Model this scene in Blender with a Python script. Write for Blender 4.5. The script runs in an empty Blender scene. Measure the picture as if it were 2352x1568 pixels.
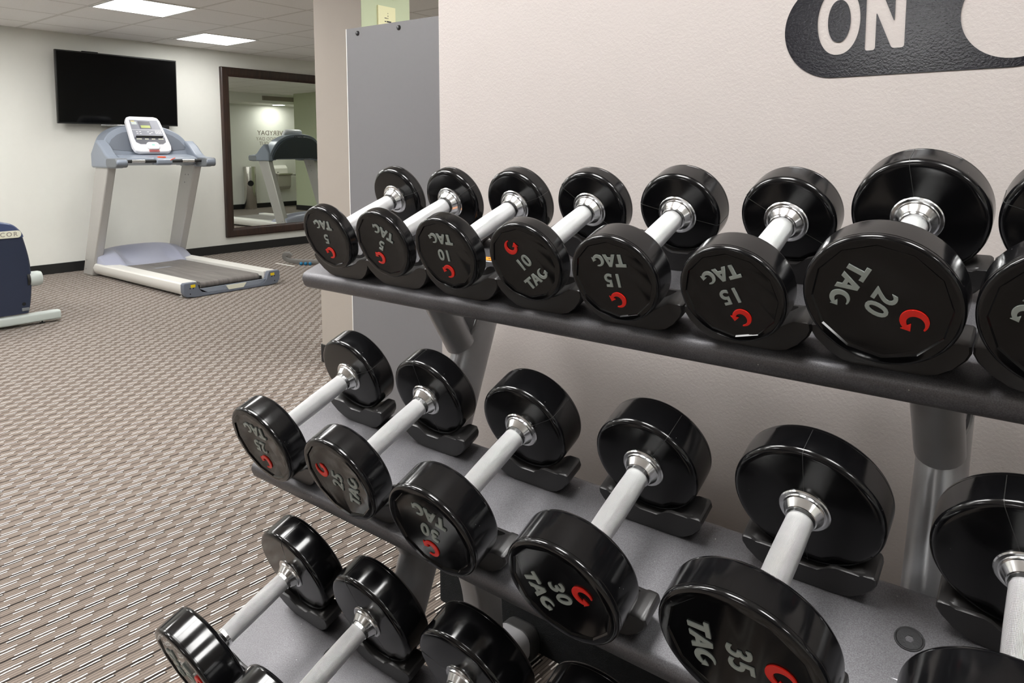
import bpy, bmesh, math, random
from math import sin, cos, tan, pi, radians as rad, atan2, sqrt
from mathutils import Vector, Matrix

C = bpy.context.scene.collection
SC = bpy.context.scene

# ------------------------------------------------------------------ camera
cam_d = bpy.data.cameras.new('camera')
cam_d.sensor_fit = 'HORIZONTAL'; cam_d.sensor_width = 36.0
cam_d.lens = 1645.7 / 2352 * 36.0
cam_d.shift_y = -(784 - 507.8) / 2352
cam_d.clip_start = 0.02
cam = bpy.data.objects.new('camera', cam_d); C.objects.link(cam)
_p, _y, _r = rad(5.615), rad(38.427), rad(-0.061)
_fw = Vector((-sin(_y)*cos(_p), cos(_y)*cos(_p), -sin(_p)))
_rt = Vector((cos(_y), sin(_y), 0)); _up = _rt.cross(_fw)
_rt2 = _rt*cos(_r) + _up*sin(_r); _up2 = -_rt*sin(_r) + _up*cos(_r)
cam.matrix_world = Matrix(((_rt2.x, _up2.x, -_fw.x, 0), (_rt2.y, _up2.y, -_fw.y, 0),
                           (_rt2.z, _up2.z, -_fw.z, 1.22), (0, 0, 0, 1)))
SC.camera = cam

# ------------------------------------------------------------------ world, exposure
w = bpy.data.worlds.new('world'); SC.world = w; w.use_nodes = True
w.node_tree.nodes['Background'].inputs[0].default_value = (0.9, 0.95, 1, 1)
w.node_tree.nodes['Background'].inputs[1].default_value = 0.2
SC.view_settings.view_transform = 'Standard'
SC.view_settings.look = 'None'
SC.view_settings.gamma = 1
SC.view_settings.use_curve_mapping = False
SC.view_settings.exposure = 0.0

LAMP = 29.0        # radiance of the ceiling panels
PANELS = [(-6.07, 2.83), (-7.21, 4.09),
          (-6.07, 0.39), (-6.68, 1.61), (-7.29, -0.22), (-4.24, 1.61), (-3.63, -0.22), (-2.41, 0.39), (-1.80, 0.39), (-0.58, 0.39), (0.64, 0.39), (2.47, -0.83),  # unseen panels, some added to brighten the shelves and television wall
          (-6.07, -2.05), (-3.63, -2.05), (-1.19, -4.49), (-1.80, -5.10), (-1.19, -5.71),  # unseen; the last two added to strengthen the decal's highlight
          (-4.85, 5.88), (-6.07, 7.71), (-1.19, 3.44), (-1.80, 2.83)]  # unseen; the last one added to brighten the column's green side
CEIL = 2.39

# ------------------------------------------------------------------ materials
def mat(name, col, rough=0.5, metal=0.0, spec=0.5, emit=None, es=0.0, coat=0.0):
    m = bpy.data.materials.new(name); m.use_nodes = True
    b = m.node_tree.nodes['Principled BSDF']
    b.inputs['Base Color'].default_value = (*col, 1)
    b.inputs['Roughness'].default_value = rough
    b.inputs['Metallic'].default_value = metal
    b.inputs['Specular IOR Level'].default_value = spec
    b.inputs['Coat Weight'].default_value = coat
    if emit:
        b.inputs['Emission Color'].default_value = (*emit, 1)
        b.inputs['Emission Strength'].default_value = es
    return m

def srgb(r, g, b):
    f = lambda c: ((c/255+0.055)/1.055)**2.4 if c > 10 else c/255/12.92
    return (f(r), f(g), f(b))

class NT:
    def __init__(s, m): s.t = m.node_tree; s.n = s.t.nodes; s.l = s.t.links; s.b = s.n['Principled BSDF']
    def new(s, t, **k):
        n = s.n.new(t)
        for a, v in k.items(): setattr(n, a, v)
        return n
    def math(s, op, a, b=None, c=None):
        n = s.n.new('ShaderNodeMath'); n.operation = op
        for i, v in enumerate((a, b, c)):
            if v is None: continue
            if isinstance(v, (int, float)): n.inputs[i].default_value = v
            else: s.l.new(v, n.inputs[i])
        return n.outputs[0]
    def mix(s, f, a, b):
        n = s.n.new('ShaderNodeMix'); n.data_type = 'RGBA'
        for i, v in ((0, f), (6, a), (7, b)):
            if isinstance(v, (int, float)): n.inputs[i].default_value = v
            elif isinstance(v, tuple): n.inputs[i].default_value = (*v, 1)
            else: s.l.new(v, n.inputs[i])
        return n.outputs[2]
    def noise(s, scale, detail=4, rough=0.6, vec=None, coord='Object'):
        tc = s.new('ShaderNodeTexCoord'); n = s.new('ShaderNodeTexNoise')
        n.inputs['Scale'].default_value = scale; n.inputs['Detail'].default_value = detail
        n.inputs['Roughness'].default_value = rough
        s.l.new(vec if vec else tc.outputs[coord], n.inputs['Vector'])
        return n.outputs['Fac']
    def bump(s, h, strength, dist):
        b = s.new('ShaderNodeBump'); b.inputs['Strength'].default_value = strength
        b.inputs['Distance'].default_value = dist; s.l.new(h, b.inputs['Height'])
        s.l.new(b.outputs[0], s.b.inputs['Normal'])
    def ramp(s, v, lo, hi):
        n = s.new('ShaderNodeMapRange'); s.l.new(v, n.inputs[0])
        n.inputs[1].default_value = lo; n.inputs[2].default_value = hi
        return n.outputs[0]

def noisy(name, col, rough, scale, bstr, bdist, amt=0.1, **k):
    m = mat(name, col, rough, **k); t = NT(m)
    f = t.noise(scale)
    if bstr: t.bump(f, bstr, bdist)
    f2 = t.noise(scale*0.07 + 1.5, 3)
    d = tuple(c*(1-amt) for c in col); u = tuple(min(1, c*(1+amt)) for c in col)
    t.l.new(t.mix(f2, d, u), t.b.inputs['Base Color'])
    return m

M = {}
M['wall_tan'] = noisy('orange_peel_tan_paint', srgb(172, 165, 161), 0.62, 190, 0.45, 0.0016, 0.02)
M['wall_cream'] = noisy('cream_paint', srgb(222, 222, 215), 0.7, 150, 0.12, 0.001, 0.02)
M['wall_taupe'] = noisy('dark_taupe_paint', srgb(120, 112, 104), 0.7, 150, 0.12, 0.001, 0.02)
M['wall_green'] = noisy('sage_green_paint', srgb(188, 197, 166), 0.7, 150, 0.12, 0.001, 0.02)
M['column_paint'] = noisy('warm_grey_paint', srgb(164, 156, 147), 0.7, 150, 0.12, 0.001, 0.02)
M['base_vinyl'] = noisy('black_vinyl_base', (0.012, 0.012, 0.012), 0.4, 60, 0.05, 0.001)
M['base_carpet'] = noisy('black_carpet_base', (0.02, 0.021, 0.022), 0.95, 420, 1.0, 0.006, 0.35, spec=0.15)
M['panel_grey'] = noisy('grey_laminate', srgb(109, 108, 110), 0.42, 900, 0.06, 0.0004, 0.03)
M['panel_edge'] = mat('white_edge', srgb(225, 225, 222), 0.4)
M['screw'] = mat('dark_steel', (0.09, 0.09, 0.095), 0.3, 0.9)
M['urethane'] = None
def urethane():
    m = mat('black_urethane', (0.0035, 0.0035, 0.004), 0.1, spec=0.45)
    t = NT(m)
    n1 = t.noise(14, 5, 0.65); n2 = t.noise(60, 3)
    r = t.math('ADD', t.math('MULTIPLY', t.ramp(n1, 0.35, 0.75), 0.13), 0.11)
    t.l.new(r, t.b.inputs['Roughness'])
    sp = t.new('ShaderNodeTexVoronoi'); sp.inputs['Scale'].default_value = 85
    tc = t.new('ShaderNodeTexCoord'); t.l.new(tc.outputs['Object'], sp.inputs['Vector'])
    speck = t.math('MULTIPLY', t.math('LESS_THAN', sp.outputs['Distance'], 0.045), t.math('GREATER_THAN', t.noise(40, 1), 0.56))
    t.l.new(t.mix(speck, (0.0035, 0.0035, 0.004), (0.12, 0.12, 0.118)), t.b.inputs['Base Color'])
    t.bump(n2, 0.05, 0.0006)
    return m
M['urethane'] = urethane()
M['face_urethane'] = noisy('polished_black_face', (0.0035, 0.0035, 0.004), 0.085, 30, 0.03, 0.0006, 0.1, spec=0.27)
M['saddle'] = noisy('black_moulded_plastic', (0.017, 0.016, 0.016), 0.36, 500, 0.12, 0.0005, 0.1)
def shelf_mat():
    m = mat('charcoal_powder_coat', (0.13, 0.13, 0.135), 0.46, metal=0.6, spec=0.5); t = NT(m)
    n = t.noise(650, 2); t.bump(n, 0.3, 0.0006)
    v = t.new('ShaderNodeTexVoronoi'); v.inputs['Scale'].default_value = 55
    tc = t.new('ShaderNodeTexCoord'); t.l.new(tc.outputs['Object'], v.inputs['Vector'])
    dust = t.math('MULTIPLY', t.math('LESS_THAN', v.outputs['Distance'], 0.05), t.math('GREATER_THAN', t.noise(25, 2), 0.53))
    fine = t.ramp(n, 0.3, 0.7)
    base = t.mix(fine, (0.095, 0.093, 0.099), (0.165, 0.161, 0.171))
    t.l.new(t.mix(dust, base, (0.4, 0.4, 0.38)), t.b.inputs['Base Color'])
    return m
M['shelf'] = shelf_mat()
def knurl():
    m = mat('knurled_chrome', (0.80, 0.805, 0.81), 0.36, 1.0); t = NT(m)
    tc = t.new('ShaderNodeTexCoord'); s = t.new('ShaderNodeSeparateXYZ'); t.l.new(tc.outputs['Object'], s.inputs[0])
    a = t.math('ARCTAN2', s.outputs[2], s.outputs[0])
    A = t.math('MULTIPLY', a, 44.0); Y = t.math('MULTIPLY', s.outputs[1], 2800.0)
    h = t.math('MULTIPLY', t.math('SINE', t.math('ADD', A, Y)), t.math('SINE', t.math('SUBTRACT', A, Y)))
    t.bump(h, 0.75, 0.0005)
    t.l.new(t.mix(t.noise(30, 3), (0.60, 0.605, 0.61), (0.76, 0.76, 0.76)), t.b.inputs['Base Color'])
    return m
M['knurl'] = knurl()
def chrome():
    m = mat('turned_chrome', (0.80, 0.805, 0.81), 0.19, 1.0); t = NT(m)
    n = t.noise(35, 3); t.l.new(t.mix(t.math('GREATER_THAN', n, 0.70), (0.78, 0.785, 0.79), (0.42, 0.22, 0.10)), t.b.inputs['Base Color'])
    return m
M['chrome'] = chrome()
M['letter_grey'] = mat('grey_letter_paint', srgb(150, 158, 153), 0.35)
M['letter_red'] = mat('red_letter_paint', srgb(222, 28, 12), 0.35)
M['seam'] = mat('mould_seam', (0.03, 0.03, 0.03), 0.3)
M['tube'] = noisy('silver_grey_powder_coat', srgb(165, 166, 169), 0.3, 700, 0.12, 0.0004, 0.05, metal=0.35)
M['rubber'] = mat('black_rubber', (0.015, 0.015, 0.015), 0.6)
M['bolt'] = noisy('black_oxide_bolt', (0.05, 0.05, 0.052), 0.35, 400, 0.4, 0.001, 0.2, metal=0.7)
M['orange'] = mat('orange_label', srgb(236, 142, 50), 0.4)
M['label_dark'] = mat('dark_label', (0.03, 0.03, 0.032), 0.4)
M['white_ink'] = mat('white_ink', srgb(215, 215, 215), 0.5)
M['vinyl'] = noisy('black_vinyl_film', (0.012, 0.012, 0.016), 0.10, 230, 0.22, 0.0012, 0.1)
M['black_ink'] = mat('black_ink', (0.02, 0.02, 0.02), 0.5)
M['grey_ink'] = mat('grey_ink', srgb(150, 145, 135), 0.5)
M['taupe_ink'] = mat('dark_taupe_ink', srgb(95, 85, 72), 0.5)
M['tv_black'] = mat('tv_bezel_black', (0.004, 0.004, 0.004), 0.35)
M['tv_screen'] = mat('tv_screen_black', (0.0015, 0.0015, 0.0018), 0.12, spec=0.2)
M['silver'] = mat('brushed_silver', (0.72, 0.72, 0.72), 0.25, 0.9)
def wood():
    m = mat('dark_walnut_frame', srgb(62, 38, 28), 0.35); t = NT(m)
    tc = t.new('ShaderNodeTexCoord'); mp = t.new('ShaderNodeMapping'); t.l.new(tc.outputs['Object'], mp.inputs[0])
    mp.inputs['Scale'].default_value = (8, 40, 2)
    n = t.noise(2.0, 5, 0.6, vec=mp.outputs[0])
    t.l.new(t.mix(t.ramp(n, .35, .7), srgb(30, 18, 14), srgb(62, 39, 29)), t.b.inputs['Base Color'])
    return m
M['wood'] = wood()
M['mirror'] = mat('mirror_silver', (0.90, 0.94, 0.90), 0.0, 1.0)
M['tread_white'] = mat('pale_silver_paint', srgb(226, 224, 218), 0.38, 0.1)
M['tread_post'] = noisy('anodised_grey', srgb(186, 184, 180), 0.4, 300, 0.05, 0.0005, 0.03, metal=0.3)
M['tread_plastic'] = mat('blue_grey_plastic', srgb(134, 142, 154), 0.3)
M['tread_hood'] = mat('lavender_grey_plastic', srgb(160, 163, 180), 0.28)
M['tread_dark'] = mat('slate_plastic', srgb(104, 110, 120), 0.4)
M['tread_back'] = mat('dark_slate_shell', srgb(58, 66, 72), 0.4)
M['tread_grip'] = mat('dark_grey_grip', srgb(112, 116, 120), 0.55)
M['cap_grey'] = mat('slate_end_cap', srgb(104, 110, 122), 0.4)
M['console_white'] = mat('console_white', srgb(232, 232, 236), 0.25)
M['console_face'] = mat('console_face_grey', srgb(128, 130, 140), 0.4)
M['console_dark'] = mat('console_dark_grey', srgb(82, 82, 90), 0.4)
M['lcd'] = mat('yellow_green_lcd', srgb(168, 178, 92), 0.3)
M['yellow'] = mat('yellow_sticker', srgb(232, 200, 30), 0.4)
M['cream_plate'] = mat('cream_plate', srgb(226, 226, 208), 0.35)
M['mint'] = mat('mint_button', srgb(150, 225, 195), 0.4)
M['red_plastic'] = mat('orange_red_button', srgb(238, 84, 40), 0.35)
M['pink_plastic'] = mat('faded_red_plastic', srgb(186, 110, 108), 0.4)
def belt():
    m = mat('worn_belt', srgb(110, 105, 102), 0.5); t = NT(m)
    tc = t.new('ShaderNodeTexCoord'); mp = t.new('ShaderNodeMapping'); t.l.new(tc.outputs['Object'], mp.inputs[0])
    mp.inputs['Scale'].default_value = (0.8, 9, 0.3)
    n = t.noise(2.4, 6, 0.7, vec=mp.outputs[0])
    t.l.new(t.mix(t.ramp(n, .3, .75), srgb(84, 80, 78), srgb(134, 128, 124)), t.b.inputs['Base Color'])
    return m
M['belt'] = belt()
M['navy'] = mat('navy_shroud', srgb(40, 48, 68), 0.3)
M['navy_light'] = mat('steel_blue_top', srgb(64, 76, 110), 0.28)
M['bar_grey'] = mat('pale_grey_enamel', srgb(190, 198, 194), 0.3)
M['steel'] = mat('brushed_steel', (0.62, 0.60, 0.56), 0.22, 1.0)
M['hole'] = mat('dark_hole', (0.004, 0.004, 0.004), 0.8)
M['fountain_white'] = mat('white_enamel', srgb(236, 234, 228), 0.3)
M['fountain_grey'] = mat('grey_enamel', srgb(178, 174, 164), 0.4)
M['blue'] = mat('blue_plastic', srgb(20, 100, 140), 0.25)
M['foot_grey'] = mat('grey_painted_steel', srgb(112, 110, 106), 0.35, 0.3)
M['paper'] = mat('cream_sign', srgb(226, 222, 180), 0.5)
M['vent'] = mat('vent_grey', srgb(150, 142, 130), 0.6)
M['diffuser'] = mat('light_diffuser', (0.9, 0.9, 0.9), 0.5, emit=(1.0, 0.992, 0.975), es=LAMP)
M['diffuser_dim'] = mat('light_diffuser_dim', (0.9, 0.9, 0.9), 0.5, emit=(1.0, 0.992, 0.975), es=LAMP*0.62)
M['lamp_frame'] = mat('white_lamp_frame', srgb(235, 235, 232), 0.4)

def carpet():
    m = mat('ribbed_loop_carpet', srgb(160, 145, 133), 0.95, spec=0.1); t = NT(m)
    g = t.new('ShaderNodeNewGeometry'); s = t.new('ShaderNodeSeparateXYZ'); t.l.new(g.outputs['Position'], s.inputs[0])
    wob = t.noise(55, 2, vec=g.outputs['Position'])
    wo = t.math('MULTIPLY', t.math('SUBTRACT', wob, 0.5), 0.0035)
    ca, sa = cos(rad(2.8)), sin(rad(2.8))
    X0, Y0 = s.outputs[0], s.outputs[1]
    u = t.math('ADD', t.math('SUBTRACT', t.math('MULTIPLY', X0, ca), t.math('MULTIPLY', Y0, sa)), wo)
    v = t.math('ADD', t.math('MULTIPLY', Y0, ca), t.math('MULTIPLY', X0, sa))
    P = 0.080; H = P/2
    cell = t.math('FLOOR', t.math('DIVIDE', u, H))                 # column index, every 4 cm
    uc = t.math('SUBTRACT', t.math('MULTIPLY', t.math('SUBTRACT', t.math('DIVIDE', u, H), cell), H), H/2)   # -2..2 cm
    au = t.math('ABSOLUTE', uc)
    par = t.math('SUBTRACT', cell, t.math('MULTIPLY', t.math('FLOOR', t.math('DIVIDE', cell, 2.0)), 2.0))
    D = 0.087
    side = t.math('MULTIPLY', t.math('SIGN', uc), 0.004)
    jit = t.new('ShaderNodeTexWhiteNoise'); jit.noise_dimensions = '1D'; t.l.new(cell, jit.inputs['W'])
    vv = t.math('ADD', t.math('ADD', v, t.math('MULTIPLY', par, D/2)), t.math('ADD', side, t.math('MULTIPLY', jit.outputs['Value'], 0.012)))
    fr = t.math('FRACT', t.math('DIVIDE', vv, D))
    dash = t.math('MULTIPLY', t.math('LESS_THAN', fr, 0.57),
                  t.math('LESS_THAN', t.math('ABSOLUTE', t.math('SUBTRACT', au, 0.0060)), 0.0019))
    # rib profile: ribs every 1 cm, gutters between
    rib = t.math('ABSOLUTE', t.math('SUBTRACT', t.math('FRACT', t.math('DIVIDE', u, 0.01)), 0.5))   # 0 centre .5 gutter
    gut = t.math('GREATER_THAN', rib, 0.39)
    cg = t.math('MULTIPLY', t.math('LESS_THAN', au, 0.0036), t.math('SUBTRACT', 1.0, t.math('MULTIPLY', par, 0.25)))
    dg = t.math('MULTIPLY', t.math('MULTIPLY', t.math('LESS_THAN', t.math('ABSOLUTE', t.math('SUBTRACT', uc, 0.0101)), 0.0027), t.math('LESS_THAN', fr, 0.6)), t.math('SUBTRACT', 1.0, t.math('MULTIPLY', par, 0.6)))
    dark = t.math('MAXIMUM', t.math('MULTIPLY', gut, 0.6), t.math('MAXIMUM', t.math('MULTIPLY', cg, 0.95), t.math('MULTIPLY', dg, 0.95)))  # dark yarn lines plus groove shade painted into the colour
    fib = t.noise(900, 2, vec=g.outputs['Position'])
    base = t.mix(fib, srgb(110, 100, 92), srgb(146, 134, 125))
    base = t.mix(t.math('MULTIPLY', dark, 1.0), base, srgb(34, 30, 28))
    cream = t.mix(fib, srgb(212, 205, 196), srgb(252, 249, 244))
    loop = t.noise(420, 1, vec=g.outputs['Position'])
    dsh = t.math('MULTIPLY', dash, t.ramp(loop, 0.22, 0.40))
    t.l.new(t.mix(dsh, base, cream), t.b.inputs['Base Color'])
    h = t.math('ADD', t.math('MULTIPLY', t.math('SUBTRACT', 0.5, rib), 1.2), t.math('ADD', t.math('MULTIPLY', fib, 0.35), t.math('MULTIPLY', dsh, 0.4)))
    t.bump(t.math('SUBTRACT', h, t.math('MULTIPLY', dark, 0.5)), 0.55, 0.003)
    return m
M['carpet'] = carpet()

def ceiling_mat():
    m = mat('ceiling_tile', srgb(206, 203, 196), 0.85, spec=0.2); t = NT(m)
    g = t.new('ShaderNodeNewGeometry'); s = t.new('ShaderNodeSeparateXYZ'); t.l.new(g.outputs['Position'], s.inputs[0])
    T = 0.61
    def line(o, off):
        fr = t.math('FRACT', t.math('DIVIDE', t.math('SUBTRACT', o, off), T))
        d = t.math('ABSOLUTE', t.math('SUBTRACT', fr, 0.5))
        return t.math('GREATER_THAN', d, 0.5-0.014), t.math('GREATER_THAN', d, 0.5-0.019)
    a, a2 = line(s.outputs[0], -5.765); b, b2 = line(s.outputs[1], 2.525)
    ln = t.math('MAXIMUM', a, b); ed = t.math('SUBTRACT', t.math('MAXIMUM', a2, b2), ln)
    n = t.noise(160, 4, vec=g.outputs['Position'])
    base = t.mix(t.ramp(n, .3, .7), srgb(234, 232, 228), srgb(243, 241, 238))
    base = t.mix(ln, base, srgb(226, 223, 217))
    t.l.new(t.mix(t.math('MULTIPLY', ed, 0.7), base, srgb(120, 114, 104)), t.b.inputs['Base Color'])
    t.bump(t.math('SUBTRACT', n, t.math('MULTIPLY', ed, 1.5)), 0.25, 0.003)
    return m
M['ceiling'] = ceiling_mat()

# ------------------------------------------------------------------ mesh helpers
class MB:
    def __init__(s): s.v = []; s.f = []; s.mi = []
    def add(s, vs, fs, mi=0):
        o = len(s.v); s.v += [tuple(v) for v in vs]; s.f += [tuple(i+o for i in f) for f in fs]; s.mi += [mi]*len(fs)
        return s
    def box(s, x0, x1, y0, y1, z0, z1, mi=0):
        v = [(x0,y0,z0),(x1,y0,z0),(x1,y1,z0),(x0,y1,z0),(x0,y0,z1),(x1,y0,z1),(x1,y1,z1),(x0,y1,z1)]
        return s.add(v, [(3,2,1,0),(4,5,6,7),(0,1,5,4),(1,2,6,5),(2,3,7,6),(3,0,4,7)], mi)
    def prism(s, pts, axis, a, b, mi=0):
        """pts: 2D outline (ccw); axis: 0 -> (a,p,q)  1 -> (p,a,q)  2 -> (p,q,a)"""
        n = len(pts)
        def P(t, p): return (t, p[0], p[1]) if axis == 0 else (p[0], t, p[1]) if axis == 1 else (p[0], p[1], t)
        v = [P(a, p) for p in pts] + [P(b, p) for p in pts]
        f = [tuple(range(n))[::-1], tuple(range(n, 2*n))] + [(i, (i+1) % n, n+(i+1) % n, n+i) for i in range(n)]
        if axis == 1: f = [q[::-1] for q in f]
        return s.add(v, f, mi)
    def lathe(s, prof, seg=48, axis='Y', c=(0, 0, 0), mi=0, cap=True):
        n = len(prof); v = []
        for i in range(seg):
            a = 2*pi*i/seg
            for r, h in prof:
                x, z = r*cos(a), r*sin(a)
                p = (x, h, z) if axis == 'Y' else (h, x, z) if axis == 'X' else (x, z, h)
                v.append((p[0]+c[0], p[1]+c[1], p[2]+c[2]))
        f = []
        for i in range(seg):
            j = (i+1) % seg
            for k in range(n-1): f.append((i*n+k, j*n+k, j*n+k+1, i*n+k+1))
        if cap:
            f.append(tuple(i*n for i in range(seg))[::-1]); f.append(tuple(i*n+n-1 for i in range(seg)))
        return s.add(v, f, mi)
    def sweep(s, path, sect, mi=0, up=Vector((1, 0, 0))):
        """path: list of Vectors; sect: list of (a,b) in (up, side) frame"""
        n = len(sect); v = []; P = [Vector(p) for p in path]
        for i, p in enumerate(P):
            d = (P[min(i+1, len(P)-1)] - P[max(i-1, 0)]).normalized()
            sd = d.cross(up).normalized(); u2 = sd.cross(d).normalized()
            v += [p + u2*a + sd*b for a, b in sect]
        f = [(i*n+k, i*n+(k+1) % n, (i+1)*n+(k+1) % n, (i+1)*n+k) for i in range(len(P)-1) for k in range(n)]
        f += [tuple(range(n))[::-1], tuple((len(P)-1)*n+k for k in range(n))]
        return s.add(v, f, mi)
    def shear(s, k=0.45, z0=1.10):
        s.v = [(v[0]-k*max(0, v[2]-z0), v[1], v[2]) for v in s.v]; return s
    def mesh(s, name, mats, smooth=True, ang=35):
        me = bpy.data.meshes.new(name); me.from_pydata(s.v, [], s.f)
        for m in (mats if isinstance(mats, list) else [mats]): me.materials.append(m)
        me.polygons.foreach_set('material_index', s.mi)
        bm = bmesh.new(); bm.from_mesh(me); bmesh.ops.recalc_face_normals(bm, faces=bm.faces); bm.to_mesh(me); bm.free()
        if smooth:
            me.polygons.foreach_set('use_smooth', [True]*len(me.polygons)); me.set_sharp_from_angle(angle=rad(ang))
        me.update(); return me

def link(name, me, parent=None, bevel=0, seg=2):
    o = bpy.data.objects.new(name, me); C.objects.link(o)
    if parent: o.parent = parent
    if bevel:
        b = o.modifiers.new('bevel', 'BEVEL'); b.width = bevel; b.segments = seg; b.limit_method = 'ANGLE'; b.angle_limit = rad(40)
    return o
def part(name, mb, m, parent=None, bevel=0, seg=2, ang=35, label=None):
    o = link(name, mb.mesh(name, m, ang=ang), parent, bevel, seg)
    if label: o['label'] = label
    return o
def thing(name, label, cat, loc=(0, 0, 0), rz=0, group=None):
    o = bpy.data.objects.new(name, None); o.empty_display_size = 0.1; C.objects.link(o)
    o.location = loc; o.rotation_euler = (0, 0, rz); o['label'] = label; o['category'] = cat
    if group: o['group'] = group
    return o
def tag(o, label, cat, group=None):
    o['label'] = label; o['category'] = cat
    if group: o['group'] = group
    return o
def struct(name, mb, m, bevel=0, parent=None):
    o = part(name, mb, m, parent, bevel)
    if not parent: o['kind'] = 'structure'
    return o
def copy_tree(o, parent=None):
    c = o.copy(); C.objects.link(c)
    if parent: c.parent = parent
    for ch in list(o.children): copy_tree(ch, c)
    return c

def rrect(w, h, r, n=5, cx=0, cy=0):
    pts = []
    for (sx, sy, a0) in ((1, 1, 0), (-1, 1, 90), (-1, -1, 180), (1, -1, 270)):
        for i in range(n+1):
            a = rad(a0+90*i/n); pts.append((cx+sx*(w/2-r)+r*cos(a), cy+sy*(h/2-r)+r*sin(a)))
    return pts

def shape_mesh(name, loops, thick, m, bev=0.0):
    """flat glyph-like solid from 2D loops (holes by even-odd); local XY plane, thickness +Z"""
    cu = bpy.data.curves.new(name, 'CURVE'); cu.dimensions = '2D'; cu.fill_mode = 'BOTH'
    cu.extrude = thick/2; cu.bevel_depth = bev
    for lp in loops:
        sp = cu.splines.new('POLY'); sp.points.add(len(lp)-1); sp.use_cyclic_u = True
        for p, q in zip(sp.points, lp): p.co = (q[0], q[1], 0, 1)
    return curve_mesh(cu, name, m)
def text_mesh(name, txt, size, thick, m, offset=0.0, space=1.0):
    cu = bpy.data.curves.new(name, 'FONT'); cu.body = txt; cu.size = size; cu.extrude = thick/2; cu.offset = offset
    cu.align_x = 'CENTER'; cu.align_y = 'CENTER'; cu.space_character = space; cu.resolution_u = 4
    return curve_mesh(cu, name, m)
def curve_mesh(cu, name, m):
    o = bpy.data.objects.new(name, cu); C.objects.link(o)
    dg = bpy.context.evaluated_depsgraph_get(); dg.update()
    me = bpy.data.meshes.new_from_object(o.evaluated_get(dg)); me.name = name
    bpy.data.objects.remove(o); bpy.data.curves.remove(cu)
    me.materials.clear(); me.materials.append(m)
    return me

# frame helper: object whose local XY plane lies in a world plane
def plane_matrix(origin, right, up):
    r, u = Vector(right).normalized(), Vector(up).normalized(); n = r.cross(u)
    return Matrix(((r.x, u.x, n.x, origin[0]), (r.y, u.y, n.y, origin[1]), (r.z, u.z, n.z, origin[2]), (0, 0, 0, 1)))

# ------------------------------------------------------------------ room shell
XW, YR = -8.0, 1.335          # TV wall plane, rack wall plane
XE = 3.6; YS = -7.0; YN = 8.92; XT = -2.1; YB = 4.7; XA = -3.15; YA = 10.2
XEND = -1.295
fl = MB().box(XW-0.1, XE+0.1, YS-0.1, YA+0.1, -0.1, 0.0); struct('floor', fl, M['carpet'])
ce = MB().box(XW-0.1, XE+0.1, YS-0.1, YA+0.1, CEIL, CEIL+0.1); struct('ceiling', ce, M['ceiling'])
struct('wall_left', MB().box(XW-0.1, XW, YS, YA, 0, CEIL), M['wall_cream'])
struct('wall_rack', MB().box(XEND, XE, YR, YR+0.13, 0, CEIL), M['wall_tan'])
struct('wall_south', MB().box(XW, XE, YS-0.1, YS, 0, CEIL), M['wall_taupe'])
struct('wall_right', MB().box(XE, XE+0.1, YS, YB, 0, CEIL), M['wall_cream'])
struct('wall_corridor', MB().box(XT+0.1, XE, YB, YB+0.1, 0, CEIL), M['wall_green'])
struct('wall_far', MB().box(XT, XT+0.1, YB, YA, 0, CEIL), M['wall_cream'])
struct('wall_north', MB().box(XW, XA, YN, YN+0.1, 0, CEIL), M['wall_green'])
struct('wall_alcove', MB().box(XA-0.1, XT, YA, YA+0.1, 0, CEIL), M['wall_cream'])
struct('wall_return', MB().box(XA-0.1, XA, YN+0.1, YA, 0, CEIL), M['wall_green'])
# column: warm grey front, sage green side
struct('column_1', MB().box(-3.405, -3.002, 2.514, 2.86, 0, CEIL).box(-3.002, -3.0, 2.515, 2.86, 0, CEIL, 1), [M['column_paint'], M['wall_green']])
# baseboards
struct('baseboard_left', MB().box(XW, XW+0.012, YS, YN, 0, 0.10), M['base_vinyl'])
struct('baseboard_rack', MB().prism(rrect(XE-XEND+0.02, 0.13+0.024, 0.02, 4, (XE+XEND-0.02)/2+0.003, YR+0.065), 2, 0, 0.10), M['base_carpet'])
struct('baseboard_column', MB().prism(rrect(0.405+0.024, 0.346+0.024, 0.02, 4, -3.2025, 2.687), 2, 0, 0.10), M['base_vinyl'])
struct('baseboard_far', MB().box(XT-0.012, XT, YB, YA, 0, 0.10), M['base_vinyl'])
struct('baseboard_north', MB().box(XW+0.02, XA, YN-0.012, YN, 0, 0.10), M['base_vinyl'])
# dropped bulkhead above the lettered wall with a supply grille
sf = struct('trim_bulkhead', MB().box(-2.75, XT, 7.0, YA, 2.20, CEIL), M['wall_cream'])
g = MB().box(-2.762, -2.75, 8.45, 9.75, 2.255, 2.345, 0)
for i in range(6): g.box(-2.768, -2.762, 8.48, 9.72, 2.268+i*0.012, 2.273+i*0.012, 0)
tag(part('air_vent', g, M['vent']), 'long grey louvred air vent in the bulkhead seen in the mirror', 'vent')

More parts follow.
